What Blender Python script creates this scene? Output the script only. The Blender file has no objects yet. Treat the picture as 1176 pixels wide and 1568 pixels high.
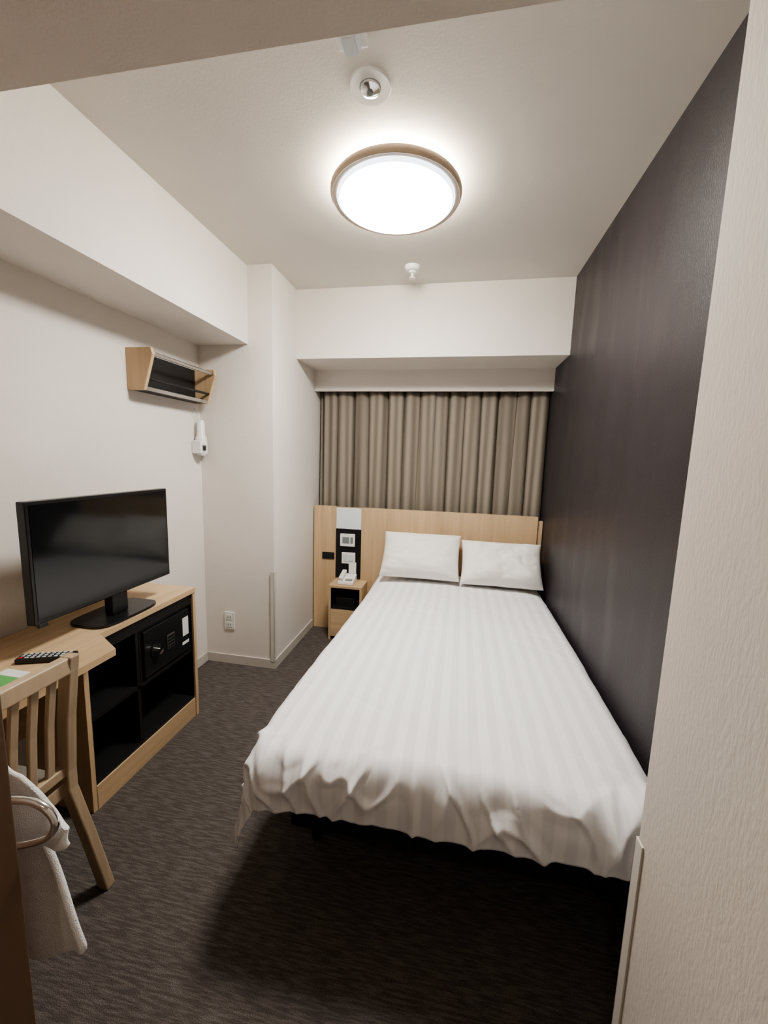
import bpy, bmesh, math, random
from mathutils import Vector, Matrix, noise
random.seed(3)
scene = bpy.context.scene
S = 2.31
H = 2.496
XR, XP, XL = .631, -1.12, -1.612
YP, YB, YH, YW = 2.31, 2.673, 3.03, 3.27
BEAMZ = 2.054
YJ, XJ = .79, .398

# ---------------------------------------------------------------- materials
def new_mat(name):
    m = bpy.data.materials.new(name); m.use_nodes = True
    nt = m.node_tree; b = nt.nodes['Principled BSDF']
    return m, nt, b

def mat(name, col, rough=.6, metal=0., noise_scale=None, var=.06, bump=0., bump_scale=200., stretch=(1,1,1), spec=.5, emit=None, estr=0., sheen=0.):
    m, nt, b = new_mat(name)
    N, L = nt.nodes, nt.links
    b.inputs['Roughness'].default_value = rough
    b.inputs['Metallic'].default_value = metal
    b.inputs['Specular IOR Level'].default_value = spec
    if sheen: b.inputs['Sheen Weight'].default_value = sheen
    tc = N.new('ShaderNodeTexCoord'); mp = N.new('ShaderNodeMapping')
    mp.inputs['Scale'].default_value = stretch
    L.new(tc.outputs['Object'], mp.inputs['Vector'])
    nz = N.new('ShaderNodeTexNoise'); nz.inputs['Scale'].default_value = noise_scale or 8.
    nz.inputs['Detail'].default_value = 4
    L.new(mp.outputs['Vector'], nz.inputs['Vector'])
    cr = N.new('ShaderNodeValToRGB')
    cr.color_ramp.elements[0].position = .3; cr.color_ramp.elements[1].position = .7
    cr.color_ramp.elements[0].color = tuple(c*(1-var) for c in col)+(1,)
    cr.color_ramp.elements[1].color = tuple(min(1, c*(1+var)) for c in col)+(1,)
    L.new(nz.outputs['Fac'], cr.inputs['Fac']); L.new(cr.outputs['Color'], b.inputs['Base Color'])
    if bump:
        n2 = N.new('ShaderNodeTexNoise'); n2.inputs['Scale'].default_value = bump_scale
        n2.inputs['Detail'].default_value = 3
        L.new(mp.outputs['Vector'], n2.inputs['Vector'])
        bp = N.new('ShaderNodeBump'); bp.inputs['Strength'].default_value = bump
        bp.inputs['Distance'].default_value = .004
        L.new(n2.outputs['Fac'], bp.inputs['Height']); L.new(bp.outputs['Normal'], b.inputs['Normal'])
    if emit:
        b.inputs['Emission Color'].default_value = emit+(1,)
        b.inputs['Emission Strength'].default_value = estr
    return m

def wood(name, axis, base=(.58,.42,.255)):
    m, nt, b = new_mat(name); N, L = nt.nodes, nt.links
    tc = N.new('ShaderNodeTexCoord'); mp = N.new('ShaderNodeMapping')
    sc = [38, 38, 38]; sc[axis] = 1.6
    mp.inputs['Scale'].default_value = sc
    L.new(tc.outputs['Object'], mp.inputs['Vector'])
    nz = N.new('ShaderNodeTexNoise'); nz.inputs['Scale'].default_value = 1.0; nz.inputs['Detail'].default_value = 6
    nz.inputs['Distortion'].default_value = .4
    L.new(mp.outputs['Vector'], nz.inputs['Vector'])
    mp2 = N.new('ShaderNodeMapping'); sc2 = [6, 6, 6]; sc2[axis] = .4; mp2.inputs['Scale'].default_value = sc2
    L.new(tc.outputs['Object'], mp2.inputs['Vector'])
    n2 = N.new('ShaderNodeTexNoise'); n2.inputs['Scale'].default_value = 1.
    L.new(mp2.outputs['Vector'], n2.inputs['Vector'])
    ad = N.new('ShaderNodeMath'); ad.operation = 'ADD'
    L.new(nz.outputs['Fac'], ad.inputs[0]); L.new(n2.outputs['Fac'], ad.inputs[1])
    ml = N.new('ShaderNodeMath'); ml.operation = 'MULTIPLY'; ml.inputs[1].default_value = .5
    L.new(ad.outputs[0], ml.inputs[0])
    cr = N.new('ShaderNodeValToRGB')
    cr.color_ramp.elements[0].position = .35; cr.color_ramp.elements[1].position = .65
    cr.color_ramp.elements[0].color = tuple(c*.80 for c in base)+(1,)
    cr.color_ramp.elements[1].color = tuple(c*1.12 for c in base)+(1,)
    L.new(ml.outputs[0], cr.inputs['Fac']); L.new(cr.outputs['Color'], b.inputs['Base Color'])
    b.inputs['Roughness'].default_value = .5
    bp = N.new('ShaderNodeBump'); bp.inputs['Strength'].default_value = .1; bp.inputs['Distance'].default_value = .002
    L.new(nz.outputs['Fac'], bp.inputs['Height']); L.new(bp.outputs['Normal'], b.inputs['Normal'])
    return m

def weave_wall(name, col, rough, bump, sx=260, sz=90, spec=.3, rvar=0.):
    m, nt, b = new_mat(name); N, L = nt.nodes, nt.links
    tc = N.new('ShaderNodeTexCoord'); mp = N.new('ShaderNodeMapping')
    mp.inputs['Scale'].default_value = (sx, sx, sz)
    L.new(tc.outputs['Object'], mp.inputs['Vector'])
    nz = N.new('ShaderNodeTexNoise'); nz.inputs['Scale'].default_value = 1.; nz.inputs['Detail'].default_value = 2
    L.new(mp.outputs['Vector'], nz.inputs['Vector'])
    n3 = N.new('ShaderNodeTexNoise'); n3.inputs['Scale'].default_value = 2.5
    L.new(tc.outputs['Object'], n3.inputs['Vector'])
    cr = N.new('ShaderNodeValToRGB')
    cr.color_ramp.elements[0].position = .3; cr.color_ramp.elements[1].position = .7
    cr.color_ramp.elements[0].color = tuple(c*.97 for c in col)+(1,)
    cr.color_ramp.elements[1].color = tuple(c*1.02 for c in col)+(1,)
    L.new(n3.outputs['Fac'], cr.inputs['Fac']); L.new(cr.outputs['Color'], b.inputs['Base Color'])
    bp = N.new('ShaderNodeBump'); bp.inputs['Strength'].default_value = bump; bp.inputs['Distance'].default_value = .003
    L.new(nz.outputs['Fac'], bp.inputs['Height']); L.new(bp.outputs['Normal'], b.inputs['Normal'])
    b.inputs['Roughness'].default_value = rough; b.inputs['Specular IOR Level'].default_value = spec
    if rvar:
        mp4 = N.new('ShaderNodeMapping'); mp4.inputs['Rotation'].default_value = (-.45,0,0); mp4.inputs['Scale'].default_value = (2,4,1.0)
        L.new(tc.outputs['Object'], mp4.inputs['Vector'])
        n4 = N.new('ShaderNodeTexNoise'); n4.inputs['Scale'].default_value = 1.3; n4.inputs['Detail'].default_value = 4
        L.new(mp4.outputs['Vector'], n4.inputs['Vector'])
        mr = N.new('ShaderNodeMapRange'); mr.inputs['From Min'].default_value=.48; mr.inputs['From Max'].default_value=.68
        mr.inputs['To Min'].default_value=rough; mr.inputs['To Max'].default_value=rough-rvar
        L.new(n4.outputs['Fac'], mr.inputs['Value']); L.new(mr.outputs[0], b.inputs['Roughness'])
    return m

M_wall = weave_wall('wallpaper_offwhite', (.775,.735,.69), .85, .25)
M_ceil = weave_wall('ceiling_paper', (.72,.69,.64), .9, .12, 120, 120)
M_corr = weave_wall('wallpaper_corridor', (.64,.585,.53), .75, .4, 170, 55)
M_dark = weave_wall('wallpaper_charcoal', (.030,.025,.028), .48, .40, 230, 160, .45, rvar=.12)
M_base = mat('baseboard_beige', (.60,.57,.52), .5)
M_woodX = wood('oak_x', 0); M_woodY = wood('oak_y', 1); M_woodZ = wood('oak_z', 2)
M_chair = wood('oak_chair', 2, (.48,.37,.25))
M_ring = wood('lamp_ring_wood', 0, (.48,.39,.30))
M_brown = mat('door_brown', (.13,.075,.045), .5, noise_scale=3, stretch=(8,8,.5))
M_black = mat('black_laminate', (.012,.012,.013), .45)
M_blackfab = mat('black_fabric', (.008,.007,.007), .95, bump=.3)
M_plast_b = mat('black_plastic', (.012,.012,.013), .3)
M_screen = mat('tv_screen', (.006,.007,.008), .10, var=0)
M_white = mat('white_plastic', (.80,.80,.78), .35, var=.02)
M_grey = mat('grey_panel', (.62,.66,.70), .3, var=.02)
M_panelw = mat('white_gloss_panel', (.76,.79,.82), .25, var=.02)
M_lcd = mat('lcd', (.22,.25,.24), .2)
M_chrome = mat('chrome', (.8,.8,.8), .12, 1., var=.02)
M_alu = mat('aluminium', (.55,.54,.52), .3, 1.)
M_pillow = mat('pillowcase', (.86,.84,.80), .85, noise_scale=5, var=.02, bump=.10, bump_scale=30)
M_towel = mat('terry', (.86,.86,.86), .95, noise_scale=60, var=.03, bump=.6, bump_scale=620, sheen=.3)
M_green = mat('brochure_green', (.12,.38,.12), .5)
M_red = mat('red_dot', (.6,.05,.04), .4)
M_guard = mat('corner_guard', (.64,.61,.56), .4, var=.02)
M_emit = mat('lamp_diffuser', (.9,.9,.9), .4, var=0, emit=(1.,.955,.89), estr=76.)
M_emit2 = mat('lamp_side_glow', (.9,.9,.9), .4, var=0, emit=(1.,.93,.80), estr=95.)
M_translu = mat('lamp_rim_clear', (.75,.8,.85), .2, var=0, emit=(.85,.93,1.), estr=2.2)

# carpet
M_carpet, nt, b = new_mat('carpet'); N, L = nt.nodes, nt.links
tc = N.new('ShaderNodeTexCoord'); mp = N.new('ShaderNodeMapping'); mp.inputs['Scale'].default_value = (16, 150, 1)
L.new(tc.outputs['Object'], mp.inputs['Vector'])
nz = N.new('ShaderNodeTexNoise'); nz.inputs['Scale'].default_value = 1.; nz.inputs['Detail'].default_value = 2
L.new(mp.outputs['Vector'], nz.inputs['Vector'])
nf = N.new('ShaderNodeTexNoise'); nf.inputs['Scale'].default_value = 380
L.new(tc.outputs['Object'], nf.inputs['Vector'])
cr = N.new('ShaderNodeValToRGB'); cr.color_ramp.elements[0].position = .42; cr.color_ramp.elements[1].position = .62
cr.color_ramp.elements[0].color = (.120,.104,.096,1); cr.color_ramp.elements[1].color = (.190,.167,.154,1)
L.new(nz.outputs['Fac'], cr.inputs['Fac'])
hs = N.new('ShaderNodeMixRGB'); hs.blend_type = 'MULTIPLY'; hs.inputs['Fac'].default_value = .7
cr2 = N.new('ShaderNodeValToRGB'); cr2.color_ramp.elements[0].position = .35; cr2.color_ramp.elements[1].position = .6
cr2.color_ramp.elements[0].color = (.40,.40,.40,1); cr2.color_ramp.elements[1].color = (1,1,1,1)
L.new(nf.outputs['Fac'], cr2.inputs['Fac'])
L.new(cr.outputs['Color'], hs.inputs[1]); L.new(cr2.outputs['Color'], hs.inputs[2])
L.new(hs.outputs['Color'], b.inputs['Base Color'])
b.inputs['Roughness'].default_value = .95; b.inputs['Specular IOR Level'].default_value = .1
bp = N.new('ShaderNodeBump'); bp.inputs['Strength'].default_value = .8; bp.inputs['Distance'].default_value = .006
L.new(nf.outputs['Fac'], bp.inputs['Height']); L.new(bp.outputs['Normal'], b.inputs['Normal'])

def striped(name, c1, c2, width, rough1, rough2, axis='X', soft=.1, uv=False, bump=.25):
    m, nt, b = new_mat(name); N, L = nt.nodes, nt.links
    tc = N.new('ShaderNodeTexCoord'); sp = N.new('ShaderNodeSeparateXYZ')
    L.new(tc.outputs['UV' if uv else 'Object'], sp.inputs[0])
    mu = N.new('ShaderNodeMath'); mu.operation = 'MULTIPLY'; mu.inputs[1].default_value = 2*math.pi/width
    L.new(sp.outputs[axis], mu.inputs[0])
    sn = N.new('ShaderNodeMath'); sn.operation = 'SINE'; L.new(mu.outputs[0], sn.inputs[0])
    mr = N.new('ShaderNodeMapRange'); mr.inputs['From Min'].default_value = -soft; mr.inputs['From Max'].default_value = soft
    L.new(sn.outputs[0], mr.inputs['Value'])
    mc = N.new('ShaderNodeMixRGB'); mc.inputs[1].default_value = c1+(1,); mc.inputs[2].default_value = c2+(1,)
    L.new(mr.outputs[0], mc.inputs['Fac']); L.new(mc.outputs['Color'], b.inputs['Base Color'])
    m2 = N.new('ShaderNodeMapRange'); m2.inputs['To Min'].default_value = rough1; m2.inputs['To Max'].default_value = rough2
    L.new(mr.outputs[0], m2.inputs['Value']); L.new(m2.outputs[0], b.inputs['Roughness'])
    nz = N.new('ShaderNodeTexNoise'); nz.inputs['Scale'].default_value = 14; nz.inputs['Detail'].default_value = 5
    L.new(tc.outputs['Object'], nz.inputs['Vector'])
    bp = N.new('ShaderNodeBump'); bp.inputs['Strength'].default_value = bump; bp.inputs['Distance'].default_value = .012
    L.new(nz.outputs['Fac'], bp.inputs['Height']); L.new(bp.outputs['Normal'], b.inputs['Normal'])
    b.inputs['Specular IOR Level'].default_value = .3
    return m
M_duvet = striped('duvet_satin_stripe', (.79,.79,.805), (.87,.87,.88), .060, .9, .72, 'X', .3, uv=True, bump=.12)
M_curtain = striped('curtain_fabric', (.175,.152,.124), (.28,.245,.203), .045, .9, .85, 'X', .9, uv=True)

# ---------------------------------------------------------------- helpers
groups = {}
def group(name):
    e = bpy.data.objects.new(name, None); scene.collection.objects.link(e)
    e.empty_display_size = .1
    groups[e] = []; return e
def add(name, me, m, parent=None, smooth=False):
    o = bpy.data.objects.new(name, me); scene.collection.objects.link(o)
    if m: me.materials.append(m)
    if smooth:
        for p in me.polygons: p.use_smooth = True
    if parent is not None:
        o.parent = parent; groups[parent].append(o)
    return o
def from_bm(name, bm, m, parent=None, smooth=False):
    me = bpy.data.meshes.new(name); bm.normal_update(); bm.to_mesh(me); bm.free()
    return add(name, me, m, parent, smooth)
def box(name, x0,x1,y0,y1,z0,z1, m, parent=None, bev=0., rot=None):
    bm = bmesh.new(); bmesh.ops.create_cube(bm, size=1)
    bmesh.ops.scale(bm, vec=(x1-x0,y1-y0,z1-z0), verts=bm.verts)
    if bev:
        bmesh.ops.bevel(bm, geom=bm.edges[:], offset=bev, segments=3, affect='EDGES', profile=.6)
    if rot: bmesh.ops.rotate(bm, cent=(0,0,0), matrix=rot, verts=bm.verts)
    bmesh.ops.translate(bm, vec=((x0+x1)/2,(y0+y1)/2,(z0+z1)/2), verts=bm.verts)
    return from_bm(name, bm, m, parent)
def prism(name, pts, axis, a0, a1, m, parent=None, bev=0.):
    bm = bmesh.new()
    def mk(p, a):
        return (p[0],p[1],a) if axis==2 else ((p[0],a,p[1]) if axis==1 else (a,p[0],p[1]))
    v0 = [bm.verts.new(mk(p,a0)) for p in pts]; v1 = [bm.verts.new(mk(p,a1)) for p in pts]
    bm.faces.new(v0); bm.faces.new(v1[::-1]); n=len(pts)
    for i in range(n): bm.faces.new((v0[i],v1[i],v1[(i+1)%n],v0[(i+1)%n]))
    bmesh.ops.recalc_face_normals(bm, faces=bm.faces)
    if bev: bmesh.ops.bevel(bm, geom=bm.edges[:], offset=bev, segments=2, affect='EDGES')
    return from_bm(name, bm, m, parent)
def lathe(name, prof, c, m, parent=None, axis='Z', seg=64, closed=False):
    bm = bmesh.new(); rings=[]
    for r,h in prof:
        ring=[]
        for i in range(seg):
            a=2*math.pi*i/seg
            if axis=='Z': p=(c[0]+r*math.cos(a), c[1]+r*math.sin(a), c[2]+h)
            elif axis=='Y': p=(c[0]+r*math.cos(a), c[1]+h, c[2]+r*math.sin(a))
            else: p=(c[0]+h, c[1]+r*math.cos(a), c[2]+r*math.sin(a))
            ring.append(bm.verts.new(p))
        rings.append(ring)
    R=len(rings)
    for k in range(R if closed else R-1):
        A=rings[k]; B=rings[(k+1)%R]
        for i in range(seg):
            bm.faces.new((A[i],A[(i+1)%seg],B[(i+1)%seg],B[i]))
    if not closed:
        bm.faces.new(rings[0][::-1]); bm.faces.new(rings[-1])
    bmesh.ops.remove_doubles(bm, verts=bm.verts, dist=1e-6)
    bmesh.ops.recalc_face_normals(bm, faces=bm.faces)
    o = from_bm(name, bm, m, parent, True)
    mod = o.modifiers.new('es','EDGE_SPLIT'); mod.split_angle = math.radians(40)
    return o
def tube(name, pts, r, m, parent=None, seg=12, sub=8):
    P=[Vector(p) for p in pts]; path=[]
    n=len(P)
    for i in range(n-1):
        p0=P[max(i-1,0)];p1=P[i];p2=P[i+1];p3=P[min(i+2,n-1)]
        for k in range(sub):
            t=k/sub
            path.append(.5*((2*p1)+(-p0+p2)*t+(2*p0-5*p1+4*p2-p3)*t*t+(-p0+3*p1-3*p2+p3)*t**3))
    path.append(P[-1])
    bm=bmesh.new(); rings=[]; up=Vector((0,0,1))
    T=(path[1]-path[0]).normalized()
    if abs(T.dot(up))>.9: up=Vector((1,0,0))
    nrm=T.cross(up).normalized()
    for i,p in enumerate(path):
        T=(path[min(i+1,len(path)-1)]-path[max(i-1,0)]).normalized()
        nrm=(nrm-T*nrm.dot(T)).normalized(); bi=T.cross(nrm)
        rings.append([bm.verts.new(p+r*(math.cos(2*math.pi*k/seg)*nrm+math.sin(2*math.pi*k/seg)*bi)) for k in range(seg)])
    for a,bb in zip(rings,rings[1:]):
        for k in range(seg): bm.faces.new((a[k],a[(k+1)%seg],bb[(k+1)%seg],bb[k]))
    bm.faces.new(rings[0][::-1]); bm.faces.new(rings[-1])
    bmesh.ops.recalc_face_normals(bm, faces=bm.faces)
    return from_bm(name,bm,m,parent,True)
def bar(name, path, w, t, m, parent=None, bev=.004):
    bm=bmesh.new(); rings=[]
    for p in path:
        x,y,z=p
        rings.append([bm.verts.new((x+sx*t/2,y+sy*w/2,z)) for sx,sy in ((-1,-1),(1,-1),(1,1),(-1,1))])
    for a,bb in zip(rings,rings[1:]):
        for k in range(4): bm.faces.new((a[k],a[(k+1)%4],bb[(k+1)%4],bb[k]))
    bm.faces.new(rings[0][::-1]); bm.faces.new(rings[-1])
    bmesh.ops.recalc_face_normals(bm, faces=bm.faces)
    o=from_bm(name,bm,m,parent)
    md=o.modifiers.new('b','BEVEL'); md.width=bev; md.segments=2; md.limit_method='ANGLE'
    return o
def grid(name, fn, nu, nv, m, parent=None, uvfn=None, solid=0., sub=0):
    me=bpy.data.meshes.new(name); vs=[]; fs=[]
    for j in range(nv+1):
        for i in range(nu+1): vs.append(fn(i/nu,j/nv))
    for j in range(nv):
        for i in range(nu):
            a=j*(nu+1)+i; fs.append((a,a+1,a+nu+2,a+nu+1))
    me.from_pydata(vs,[],fs); me.update()
    uvl=me.uv_layers.new(name='UVMap')
    for p in me.polygons:
        for li,vi in zip(p.loop_indices,p.vertices):
            i=vi%(nu+1); j=vi//(nu+1)
            uvl.data[li].uv = uvfn(i/nu,j/nv) if uvfn else (i/nu,j/nv)
    o=add(name,me,m,parent,True)
    if solid:
        md=o.modifiers.new('s','SOLIDIFY'); md.thickness=solid; md.offset=-1
    if sub:
        md=o.modifiers.new('sub','SUBSURF'); md.levels=sub; md.render_levels=sub
    return o

# ---------------------------------------------------------------- room shell
box('floor', -1.75,.76,-1.3,3.4,-.1,0, M_carpet)
box('ceiling', -1.75,.76,YJ,3.4,H,H+.1, M_ceil)
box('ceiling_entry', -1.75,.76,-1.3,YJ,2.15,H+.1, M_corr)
box('wall_left', -1.72,XL,-1.3,3.4,0,H, M_wall)
box('wall_column', XL,XP,YP,YW,0,H, M_wall)
box('ceiling_beam', XL,-1.277,YJ,YP,BEAMZ,H, M_wall)
box('wall_lintel', XP,XR,YB,YH+.03,BEAMZ,H, M_wall)
box('wall_pelmet', XP,XR,YH,YH+.03,1.90,BEAMZ, M_wall)
box('wall_back', -1.75,.76,YW,YW+.1,0,H, M_wall)
box('wall_right', XR,.76,YJ,3.4,0,H, M_dark)
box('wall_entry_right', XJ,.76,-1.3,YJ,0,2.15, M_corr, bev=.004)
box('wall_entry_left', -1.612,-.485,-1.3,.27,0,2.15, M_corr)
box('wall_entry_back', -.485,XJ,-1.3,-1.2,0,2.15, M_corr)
box('baseboard_left', XL,XL+.008,1.80,YP,0,.06, M_base)
box('baseboard_column', XL,XP+.008,YP-.008,YP,0,.06, M_base)
box('baseboard_column_side', XP,XP+.008,YP,3.0,0,.06, M_base)
g=group('trim_1')
box('guard_a', XP-.022,XP+.004,YP-.011,YP-.008,.05,.66, M_guard, g, .001)
box('guard_b', XP+.001,XP+.004,YP-.011,YP+.018,.05,.66, M_guard, g, .001)
g=group('trim_2')
box('guard_a', XJ-.004,XJ,YJ-.024,YJ+.003,0,.665, M_guard, g, .001)
box('guard_b', XJ-.004,XJ+.024,YJ,YJ+.003,0,.665, M_guard, g, .001)

# ---------------------------------------------------------------- entry door with handle & towel
g=group('door_1')
box('panel', -1.27,-.485,.29,.328,0.005,2.05, M_brown, g, .002)
g=group('chrome_pull_handle')
lathe('rose_1', [(.012,0),(.012,.005),(.006,.007)], (-.550,.3285,.966), M_chrome, g, 'Y', 32)
lathe('rose_2', [(.012,0),(.012,.005),(.006,.007)], (-.550,.3285,.903), M_chrome, g, 'Y', 32)
tube('handle_loop', [(-.550,.333,.966),(-.538,.350,.967),(-.512,.360,.965),(-.487,.364,.955),(-.476,.365,.936),(-.487,.364,.915),(-.512,.360,.904),(-.538,.350,.902),(-.550,.333,.903)], .0048, M_chrome, g)

g=group('towel')
def lerp(a,b,t): return a+(b-a)*t
def pw(tab,t):
    for (t0,v0),(t1,v1) in zip(tab,tab[1:]):
        if t<=t1: return lerp(v0,v1,(t-t0)/(t1-t0))
    return tab[-1][1]
def towB(u,v):
    xl=pw([(0,-.610),(.3,-.615),(1,-.625)],v); xr=pw([(0,-.540),(.3,-.526),(.7,-.502),(.93,-.490),(1,-.493)],v)
    z=pw([(0,.885),(1,.664)],v)+.022*(u-.5)*v*1.4
    y=.396+.012*v+.006*math.sin(u*8+v*1.5)*(.2+v)+.003*math.sin(v*6)
    return (lerp(xl,xr,u),y,z)
grid('lower_drape', towB, 24, 30, M_towel, g, solid=.010, sub=1)
def towA(u,v):
    x=lerp(-.63,-.481,u); top=pw([(0,.980),(.3,.978),(.5,.968),(.72,.925),(1,.905)],u); bot=pw([(0,.86),(.4,.862),(.62,.868),(.85,.868),(1,.884)],u)
    z=lerp(top,bot,v); y=.392+.004*math.sin(u*11)+.003*math.sin(v*3.1+u*3)
    return (x,y,z)
grid('upper_fold', towA, 28, 18, M_towel, g, solid=.008, sub=1)

# ---------------------------------------------------------------- ceiling fixtures
LX,LY=-.302,1.73
g=group('ceiling_lamp')
lathe('housing', [(.20,-.034),(.20,0)], (LX,LY,H), M_emit2, g, seg=96)
lathe('wood_ring', [(.235,-.062),(.255,-.066),(.261,-.056),(.261,-.044),(.255,-.036),(.20,-.034),(.20,-.048),(.235,-.052)], (LX,LY,H), M_ring, g, seg=96, closed=True)
lathe('rim', [(.234,-.057),(.236,-.068),(.226,-.075),(.211,-.072),(.211,-.057)], (LX,LY,H), M_translu, g, seg=96, closed=True)
lathe('diffuser', [(.218,-.05),(.218,-.074),(.206,-.084),(.155,-.094),(.08,-.100),(.001,-.101)], (LX,LY,H), M_emit, g, seg=96)

g=group('emergency_downlight')
c=(-.316,1.308,H)
lathe('flange', [(.032,-.004),(.060,-.005),(.063,0),(.032,0)], c, M_white, g, closed=True)
lathe('lens', [(.031,0),(.029,-.010),(.015,-.015),(.001,-.016)], c, M_chrome, g)
lathe('bulb', [(.010,-.012),(.009,-.022),(.001,-.025)], c, M_lcd, g, seg=24)
g=group('ceiling_sensor')
box('body', -.372,-.290,1.105,1.175,H-.022,H, M_white, g, .006)
prism('lens', [(-.358,H-.022),(-.304,H-.022),(-.314,H-.046),(-.348,H-.046)], 1, 1.115,1.165, M_grey, g, .003)
g=group('sprinkler')
c=(-.316,2.44,H)
lathe('plate', [(.046,0),(.046,-.008),(.036,-.022),(.020,-.026),(.020,-.036),(.001,-.037)], c, M_white, g)
lathe('stem', [(.008,-.036),(.008,-.058),(.018,-.060),(.018,-.064),(.001,-.065)], c, M_white, g, seg=24)

# ---------------------------------------------------------------- curtain
g=group('curtain')
def mk_curtain(x0,x1,seed,yb):
    Wd=x1-x0; nf=round(Wd/.125)
    def f(u,v):
        x=x0+Wd*u
        ph=u*nf*2*math.pi + 1.5*noise.noise(Vector((u*5+seed,v*.5,0)))
        A=.042+.012*noise.noise(Vector((u*7+seed,3,v)))
        s=math.sin(ph)
        y=yb-A*(1-2*((1+s)/2)**1.5) + .011*math.sin(2.7*ph+seed*2)*(.5+noise.noise(Vector((u*6,seed,v)))) + .006*noise.noise(Vector((x*22,v*2,seed)))
        x+=.026*math.cos(ph)+.008*noise.noise(Vector((u*9,v*1.2,seed)))
        return (min(max(x,XP+.003),XR-.006),y,lerp(1.955,.02,v))
    return f
grid('panel_1', mk_curtain(-1.125,-.20,1.,3.135), 420, 20, M_curtain, g, uvfn=lambda u,v:(u*1.35,v), solid=.003)
grid('panel_2', mk_curtain(-.24,.605,7.,3.145), 420, 20, M_curtain, g, uvfn=lambda u,v:(u*1.3+.02,v), solid=.003)
box('rail', XP+.002,XR-.002,3.115,3.145,1.955,1.975, M_white, g)

# ---------------------------------------------------------------- headboard
g=group('headboard')
HZ=1.012
box('side_panel_1', XP+.012,-.926,3.0,3.03,0.0,HZ, M_woodZ, g, .0015)
box('backing', -.926,-.716,3.005,3.03,0,HZ-.004, M_woodZ, g)
box('lower_insert', -.924,-.718,2.998,3.006,0,.43, M_woodZ, g)
box('white_plate', -.922,-.718,2.996,3.006,.838,HZ-.008, M_panelw, g, .002)
box('black_plate', -.922,-.718,2.996,3.006,.44,.835, M_plast_b, g, .002)
box('main_panel', -.714,.590,2.985,3.03,0,HZ, M_woodZ, g, .0015)
box('end_panel', .592,XR-.004,3.0,3.03,0,HZ-.03, M_woodZ, g, .0015)
box('thermostat', -.885,-.765,2.984,2.997,.70,.80, M_white, g, .004)
box('thermostat_screen', -.865,-.81,2.981,2.985,.725,.775, M_lcd, g)
box('thermostat_screen_2', -.80,-.78,2.981,2.985,.725,.775, M_lcd, g)
box('switch', -.87,-.76,2.984,2.997,.56,.65, M_white, g, .003)
box('switch_key', -.855,-.82,2.980,2.985,.580,.637, M_grey, g, .001)
box('switch_key_2', -.812,-.775,2.980,2.985,.580,.637, M_grey, g, .001)
box('socket_plate', -1.035,-.935,2.992,3.001,.585,.64, M_plast_b, g, .002)
for i in range(3):
    box('socket_%d'%(i+1), -1.028+.031*i,-1.005+.031*i,2.989,2.993,.597,.628, M_black, g, .001)

# ---------------------------------------------------------------- nightstand
g=group('nightstand')
x0,x1,y0,y1,zt=-.915,-.655,2.80,2.983,.434
box('top', x0,x1,y0,y1,zt-.018,zt, M_woodX, g, .001)
box('side_left', x0,x0+.018,y0,y1,0,zt-.018, M_woodZ, g, .001)
box('side_right', x1-.018,x1,y0,y1,0,zt-.018, M_woodZ, g, .001)
box('shelf', x0+.018,x1-.018,y0+.002,y1,.25,.266, M_black, g)
box('inner_back', x0+.018,x1-.018,y1-.01,y1,.266,zt-.018, M_black, g)
box('inner_liner_left', x0+.018,x0+.022,y0+.002,y1-.01,.266,zt-.018, M_black, g)
box('inner_liner_right', x1-.022,x1-.018,y0+.002,y1-.01,.266,zt-.018, M_black, g)
box('drawer', x0+.019,x1-.019,y0+.001,y1,.03,.248, M_woodX, g, .001)
box('slot_box', x0+.05,x1-.06,y0+.03,y0+.13,.2665,.33, M_plast_b, g, .003)
g=group('telephone')
prism('base', [(2.83,zt+.001),(2.955,zt+.001),(2.955,zt+.06),(2.83,zt+.025)], 0, -.855,-.735, M_white, g, .004)
prism('screen', [(2.845,zt+.033),(2.865,zt+.039),(2.865,zt+.041),(2.845,zt+.035)], 0, -.80,-.745, M_lcd, g)
box('handset', -.85,-.815,2.835,2.96,zt+.048,zt+.072, M_white, g, .008, Matrix.Rotation(.27,3,'X'))
box('stand_card', -.80,-.74,2.945,2.952,zt+.06,zt+.15, M_white, g, .002)

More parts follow.
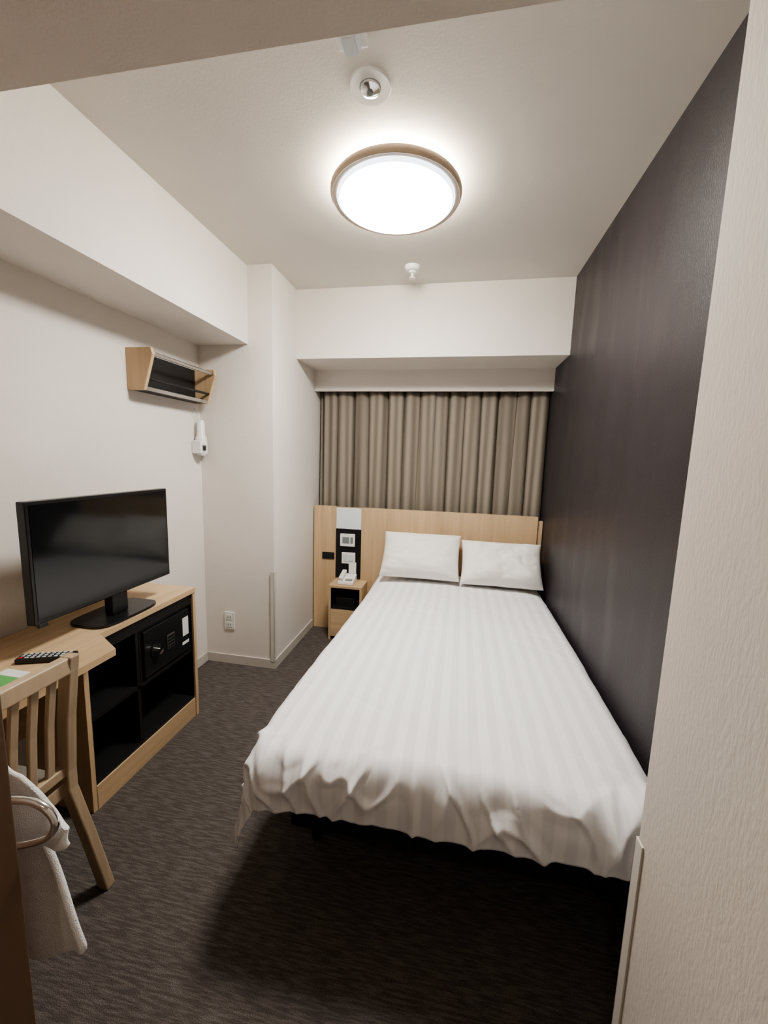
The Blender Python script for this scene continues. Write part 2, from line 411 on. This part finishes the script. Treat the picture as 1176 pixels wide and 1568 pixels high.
# ---------------------------------------------------------------- bed
g=group('bed')
box('box_spring', -.50,.60,1.14,2.97,.14,.34, M_blackfab, g, .01)
box('mattress', -.50,.595,1.09,2.97,.341,.480, mat('mattress_white',(.7,.7,.7),.9), g, .03)
for i,(lx,ly) in enumerate(((-.44,1.25),(.54,1.25),(-.44,2.85),(.54,2.85),(.05,2.05))):
    lathe('leg_%d'%(i+1), [(.022,0),(.028,.142)], (lx,ly,0), M_black, g, seg=20)
uL,uR,vF=-.492,.545,1.052
AL,BF,CR=.315,.228,.14
def ss(a,b,x):
    t=min(1,max(0,(x-a)/(b-a))); return t*t*(3-2*t)
def ridge(v,k=1.):
    a=noise.noise(v)
    return 1-min(1,abs(a)*3.2*k)**.8
def duvet(u,v):
    U=lerp(uL-AL,uR+CR,u); V=lerp(vF-BF,2.93,v)
    a=max(0,uL-U); c=max(0,U-uR); b=max(0,vF-V)
    dx=-a+c; dy=-b; d=math.hypot(dx,dy)
    X=min(max(U,uL),uR); Y=max(V,vF)
    r=.078
    z=.522+.008*noise.noise(Vector((U*2.2,V*2.2,1)))
    cu=min(max((U-uL)/(uR-uL),0),1)
    z+=.022*(math.sin(math.pi*cu)**.6 if 0<cu<1 else 0)
    near=1-ss(0,.6,V-vF)
    z+=.005*noise.noise(Vector((U*3.5,V*12,4)))*(.25+.75*near)
    z-=.005*ridge(Vector((U*3.1+V*.7,V*1.1,11)),2.5)*(.3+.7*near)
    z-=.004*ridge(Vector((U*1.3,V*3.6+U*1.2,17)),3.)
    w1=.7*noise.noise(Vector((U*2.5,V*2.5,0)))
    f =  .50*(ridge(Vector((U*5.5+w1,V*3.6-U*1.6,2)),1.6)-.35)
    f+= .34*(ridge(Vector((U*9.5+1.5+w1,V*5+U*3,5)),1.6)-.35)
    f+= .12*noise.noise(Vector((U*19,V*9,9)))
    foot=1-ss(.0,.22,V-vF)
    ftop=(1-ss(0,.11,V-vF))
    corner=ss(.10,.30,a)
    if d>0:
        ex,ey=dx/d,dy/d
        if d<r*math.pi/2: h=r*math.sin(d/r); dz=r*(1-math.cos(d/r))
        else: h=r+.12*(d-r*math.pi/2); dz=r+(d-r*math.pi/2)*.97
        w=ss(0,.10,d); tail=ss(.13,.26,d)
        amp=.038*foot+.005
        h+=amp*f*w*(1-.45*tail)*(1-.6*corner)
        h-=.025*tail*foot*(1-corner)
        X+=ex*h; Y+=ey*h; z-=dz
        z+=.011*f*ftop*foot*(1-w)
        z+=.008*noise.noise(Vector((U*2.6,V*1.5,8)))*w
    else:
        z+=.011*f*ftop*ftop
    X-=.040*ss(.15,1.,1-cu)*(1-ss(0,1.6,V-vF))
    X=min(X,XR-.006)
    return (X,Y,z)
grid('duvet', duvet, 280, 360, M_duvet, g, uvfn=lambda u,v:(lerp(uL-AL,uR+CR,u),lerp(0,2,v)), solid=.010)

def pillow(name, cx, w, hgt, T, seed, yb=2.735, zb=.548, lean=38):
    nu,nv=56,44
    bm=bmesh.new(); th=math.radians(lean)
    up=Vector((0,math.sin(th),math.cos(th))); nr=Vector((0,-math.cos(th),math.sin(th)))
    def P(s,t,side):
        k=max(0,(1-abs(s)**3.4))**.55*max(0,(1-abs(t)**3.0))**.5
        x=s*w/2*(1-.04*(1-t*t)); y=t*hgt/2*(1-.06*(1-s*s))
        wr=noise.noise(Vector((s*2.2+seed,t*2.2,side)))*.018+noise.noise(Vector((s*5+t*3+seed,t*6-s*2,side)))*.007
        wr-=.013*ridge(Vector((s*2.0+seed,t*2.6+s,side*3)),2.0)
        th_=k*(T/2)*(1-.15*t)+wr*k
        return Vector((cx+x,yb,zb))+up*(y+hgt/2)+nr*(side*th_+T*.28)
    V={}
    for side in (1,-1):
        for j in range(nv+1):
            for i in range(nu+1):
                edge=i in(0,nu) or j in(0,nv)
                if side==-1 and edge: V[side,i,j]=V[1,i,j]; continue
                s=math.sin((i/nu-.5)*math.pi); t=math.sin((j/nv-.5)*math.pi)
                V[side,i,j]=bm.verts.new(P(s,t,side))
    for side in (1,-1):
        for j in range(nv):
            for i in range(nu):
                f=[V[side,i,j],V[side,i+1,j],V[side,i+1,j+1],V[side,i,j+1]]
                bm.faces.new(f if side==1 else f[::-1])
    bmesh.ops.recalc_face_normals(bm,faces=bm.faces)
    return from_bm(name,bm,M_pillow,None,True)
pillow('pillow', -.228,.558,.355,.215,1., zb=.540)
pillow('pillow.001', .330,.545,.335,.205,5., zb=.530)

# ---------------------------------------------------------------- desk
g=group('desk')
DX=-1.155; CX=-1.318; DZ=.709
prism('desktop', [(XL+.002,.36),(DX,.36),(DX,1.14),(CX+.012,1.225),(CX+.012,1.79),(XL+.002,1.79)], 2, DZ-.026,DZ, M_woodY, g, .0015)
box('desk_end_panel', XL+.002,DX-.02,.362,.385,0,DZ-.026, M_woodZ, g, .001)
box('cabinet_side_near', XL+.002,CX,1.155,1.175,0,DZ-.026, M_woodZ, g, .001)
box('cabinet_side_far', XL+.002,CX+.008,1.77,1.79,0,DZ-.026, M_woodZ, g, .001)
box('plinth', XL+.02,CX+.002,1.175,1.77,0,.10, M_woodY, g, .001)
box('bottom', XL+.02,CX-.004,1.175,1.77,.10,.112, M_black, g)
box('cabinet_back', XL+.004,XL+.018,1.175,1.77,.10,DZ-.027, M_black, g)
box('cabinet_liner_near', XL+.018,CX-.002,1.175,1.18,.112,DZ-.027, M_black, g)
box('cabinet_liner_far', XL+.018,CX-.002,1.765,1.77,.112,DZ-.027, M_black, g)
box('divider', XL+.018,CX-.006,1.405,1.42,.112,DZ-.03, M_black, g)
box('mid_shelf', XL+.018,CX-.006,1.18,1.765,.365,.382, M_black, g)
box('top_rail', CX-.02,CX-.002,1.18,1.765,.628,DZ-.027, M_black, g)
box('modesty_panel', XL+.02,XL+.035,.385,1.155,.30,DZ-.027, M_woodY, g)
g=group('safe')
sx=CX-.012
box('body', XL+.05,sx,1.43,1.755,.3825,.622, M_black, g, .004)
box('safe_door', sx,sx+.012,1.445,1.745,.395,.612, M_plast_b, g, .003)
lathe('knob_plate', [(.030,0),(.030,.006),(.001,.006)], (sx+.012,1.51,.50), M_black, g, 'X', 32)
lathe('knob', [(.016,.006),(.015,.03),(.001,.031)], (sx+.012,1.51,.50), M_chrome, g, 'X', 32)
box('keypad', sx+.012,sx+.015,1.585,1.635,.465,.535, M_alu, g, .002)
for r in range(4):
    for cc in range(3):
        box('key_%d_%d'%(r,cc), sx+.015,sx+.0175,1.590+.015*cc,1.600+.015*cc,.470+.016*r,.480+.016*r, M_black, g)
box('label', sx+.012,sx+.0130,1.695,1.738,.48,.575, M_white, g)
box('label_2', sx+.012,sx+.0130,1.69,1.74,.435,.450, M_white, g)

# ---------------------------------------------------------------- television
g=group('television')
box('body', -1.388,-1.353,1.032,1.668,.812,1.230, M_plast_b, g, .005)
box('back_bulge', -1.42,-1.387,1.12,1.60,.84,1.12, M_plast_b, g, .012)
box('screen', -1.354,-1.3515,1.044,1.656,.830,1.218, M_screen, g)
box('neck', -1.41,-1.37,1.35,1.43,.722,.83, M_plast_b, g, .006)
pts=[]
for i in range(48):
    a=2*math.pi*i/48; ca,sa=math.cos(a),math.sin(a)
    pts.append((-1.405+.095*math.copysign(abs(ca)**.45,ca),1.40+.155*math.copysign(abs(sa)**.45,sa)))
prism('stand_base', pts, 2, DZ+.001, DZ+.012, M_plast_b, g)
box('foot_near', -1.363,-1.353,1.045,1.075,.800,.813, M_plast_b, g, .002)

g=group('remote_control')
R=Matrix.Rotation(math.radians(22),3,'Z')
def rb(name,cx,cy,w,l,z0,z1,m,ox=0,oy=0,bev=.0):
    o=R@Vector((ox,oy,0)); x=cx+o.x;y=cy+o.y
    box(name,x-w/2,x+w/2,y-l/2,y+l/2,z0,z1,m,g,bev,R)
rb('body',-1.30,1.02,.165,.042,DZ+.001,DZ+.018,M_plast_b,bev=.005)
for i in range(9):
    for j in range(3):
        rb('button_%d_%d'%(i,j),-1.30,1.02,.009,.007,DZ+.018,DZ+.0195,M_red if (i==0 and j==0) else M_grey,-.068+.0165*i,-.012+.012*j)
g=group('brochure')
box('paper', -1.36,-1.19,.83,.945,DZ+.0005,DZ+.003, M_white, g)
box('green_panel', -1.35,-1.20,.84,.91,DZ+.003,DZ+.004, M_green, g)

# ---------------------------------------------------------------- desk chair
g=group('desk_chair')
def post(name,y0,y1,y2):
    bar(name, [(-1.050,y0,0),(-1.070,lerp(y0,y1,.5),.22),(-1.086,y1,.41),(-1.086,y1,.47),(-1.072,lerp(y1,y2,.5),.64),(-1.045,y2,.83)], .030,.038, M_chair, g)
post('back_post_right', .945,.880,.880)
post('back_post_left', .43,.48,.475)
box('top_rail', -1.062,-1.032,.474,.893,.780,.828, M_chair, g, .006)
box('lower_rail', -1.10,-1.075,.49,.870,.455,.485, M_chair, g, .004)
for i in range(7):
    y=.545+i*.0475
    bar('slat_%d'%(i+1), [(-1.086,y,.48),(-1.072,y,.64),(-1.048,y,.80)], .022,.012, M_chair, g, .003)
box('seat_frame', -1.50,-1.085,.475,.890,.385,.43, M_chair, g, .006)
box('seat_cushion', -1.49,-1.105,.485,.880,.43,.452, mat('seat_fabric',(.22,.20,.17),.9,bump=.3), g, .009)
for n_,y in (('front_leg_1',.49),('front_leg_2',.88)):
    bar(n_, [(-1.49,y,0),(-1.478,y,.386)], .03,.034, M_chair, g)

# ---------------------------------------------------------------- wall shelf / flashlight / outlet
g=group('wall_shelf')
for n_,ya,yb in (('side_near',1.752,1.772),('side_far',2.255,2.275)):
    prism(n_, [(XL,1.698),(XL+.092,1.698),(XL+.146,1.865),(XL+.138,1.897),(XL,1.897)], 1, ya,yb, M_woodZ, g, .0015)
box('back_panel', XL+.001,XL+.012,1.772,2.255,1.700,1.895, M_black, g)
box('bottom_panel', XL+.01,XL+.09,1.772,2.255,1.700,1.712, M_black, g)
box('bottom_front_strip', XL+.088,XL+.094,1.772,2.255,1.698,1.716, M_alu, g, .001)
tube('rail_top', [(XL+.128,1.772,1.872),(XL+.128,1.99,1.872),(XL+.128,2.255,1.872)], .010, M_alu, g)
tube('rail_mid', [(XL+.100,1.772,1.755),(XL+.100,1.99,1.755),(XL+.100,2.255,1.755)], .007, M_plast_b, g)
g=group('wall_flashlight')
fy=2.255
box('holder', XL,XL+.062,fy-.036,fy+.036,1.395,1.475, M_white, g, .007)
lathe('torch_head', [(.020,0),(.033,.01),(.033,.05),(.024,.068),(.021,.15),(.014,.160),(.001,.161)], (XL+.042,fy,1.440), M_white, g, seg=32)
lathe('torch_lens', [(.024,0),(.026,.03)], (XL+.042,fy,1.385), M_grey, g, seg=32)
box('label', XL+.062,XL+.0632,fy-.016,fy+.016,1.415,1.455, M_black, g)
tube('strap', [(XL+.035,fy,1.595),(XL+.015,fy-.02,1.635),(XL+.006,fy,1.67),(XL+.015,fy+.02,1.635),(XL+.035,fy,1.595)], .002, M_grey, g, seg=8)
g=group('wall_outlet')
ox,oz=-1.437,.30
box('plate', ox-.036,ox+.036,YP-.008,YP,oz-.06,oz+.06, M_white, g, .003)
for k in (-1,1):
    box('socket_%d'%(k+2), ox-.02,ox+.02,YP-.0105,YP-.008,oz+k*.026-.018,oz+k*.026+.018, M_white, g, .002)
    for s in (-1,1):
        box('slot_%d_%d'%(k+2,s+2), ox+s*.008-.0015,ox+s*.008+.0015,YP-.0112,YP-.0105,oz+k*.026-.007,oz+k*.026+.007, M_black, g)

# entry light (corridor ceiling, behind the camera)
g=group('entry_downlight')
lathe('trim', [(.045,-.004),(.06,-.004),(.062,0),(.045,0)], (-.05,-.45,2.15), M_white, g, closed=True)
lathe('disc', [(.044,-.001),(.044,-.003),(.001,-.003)], (-.05,-.45,2.15), mat('downlight_glow',(.9,.9,.9),.5,emit=(1,.86,.70),estr=115.), g)

# finalize groups
for e,ch in groups.items():
    mn=Vector((1e9,)*3); mxv=Vector((-1e9,)*3)
    for o in ch:
        for v in o.data.vertices:
            for k in range(3):
                mn[k]=min(mn[k],v.co[k]); mxv[k]=max(mxv[k],v.co[k])
    c=Vector(((mn.x+mxv.x)/2,(mn.y+mxv.y)/2,mn.z))
    e.location=c
    for o in ch: o.location=-c

# ---------------------------------------------------------------- world & camera
w=bpy.data.worlds.new('World'); scene.world=w; w.use_nodes=True
w.node_tree.nodes['Background'].inputs[0].default_value=(.5,.5,.5,1)
w.node_tree.nodes['Background'].inputs[1].default_value=.05
cam=bpy.data.cameras.new('camera'); co=bpy.data.objects.new('camera',cam); scene.collection.objects.link(co)
cam.sensor_fit='HORIZONTAL'; cam.sensor_width=36; cam.lens=860/1659*36; cam.clip_start=.02
fwd=Vector((-.1758,.9750,-.1357)).normalized()
right=Vector((.9829,.1814,.0298)); right=(right-fwd*right.dot(fwd)).normalized()
up=right.cross(fwd)
Mx=Matrix((right,up,-fwd)).transposed().to_4x4(); Mx.translation=(0,0,1.406)
co.matrix_world=Mx
scene.camera=co
scene.view_settings.view_transform='AgX'
scene.view_settings.look='AgX - Medium High Contrast'
scene.view_settings.exposure=.38
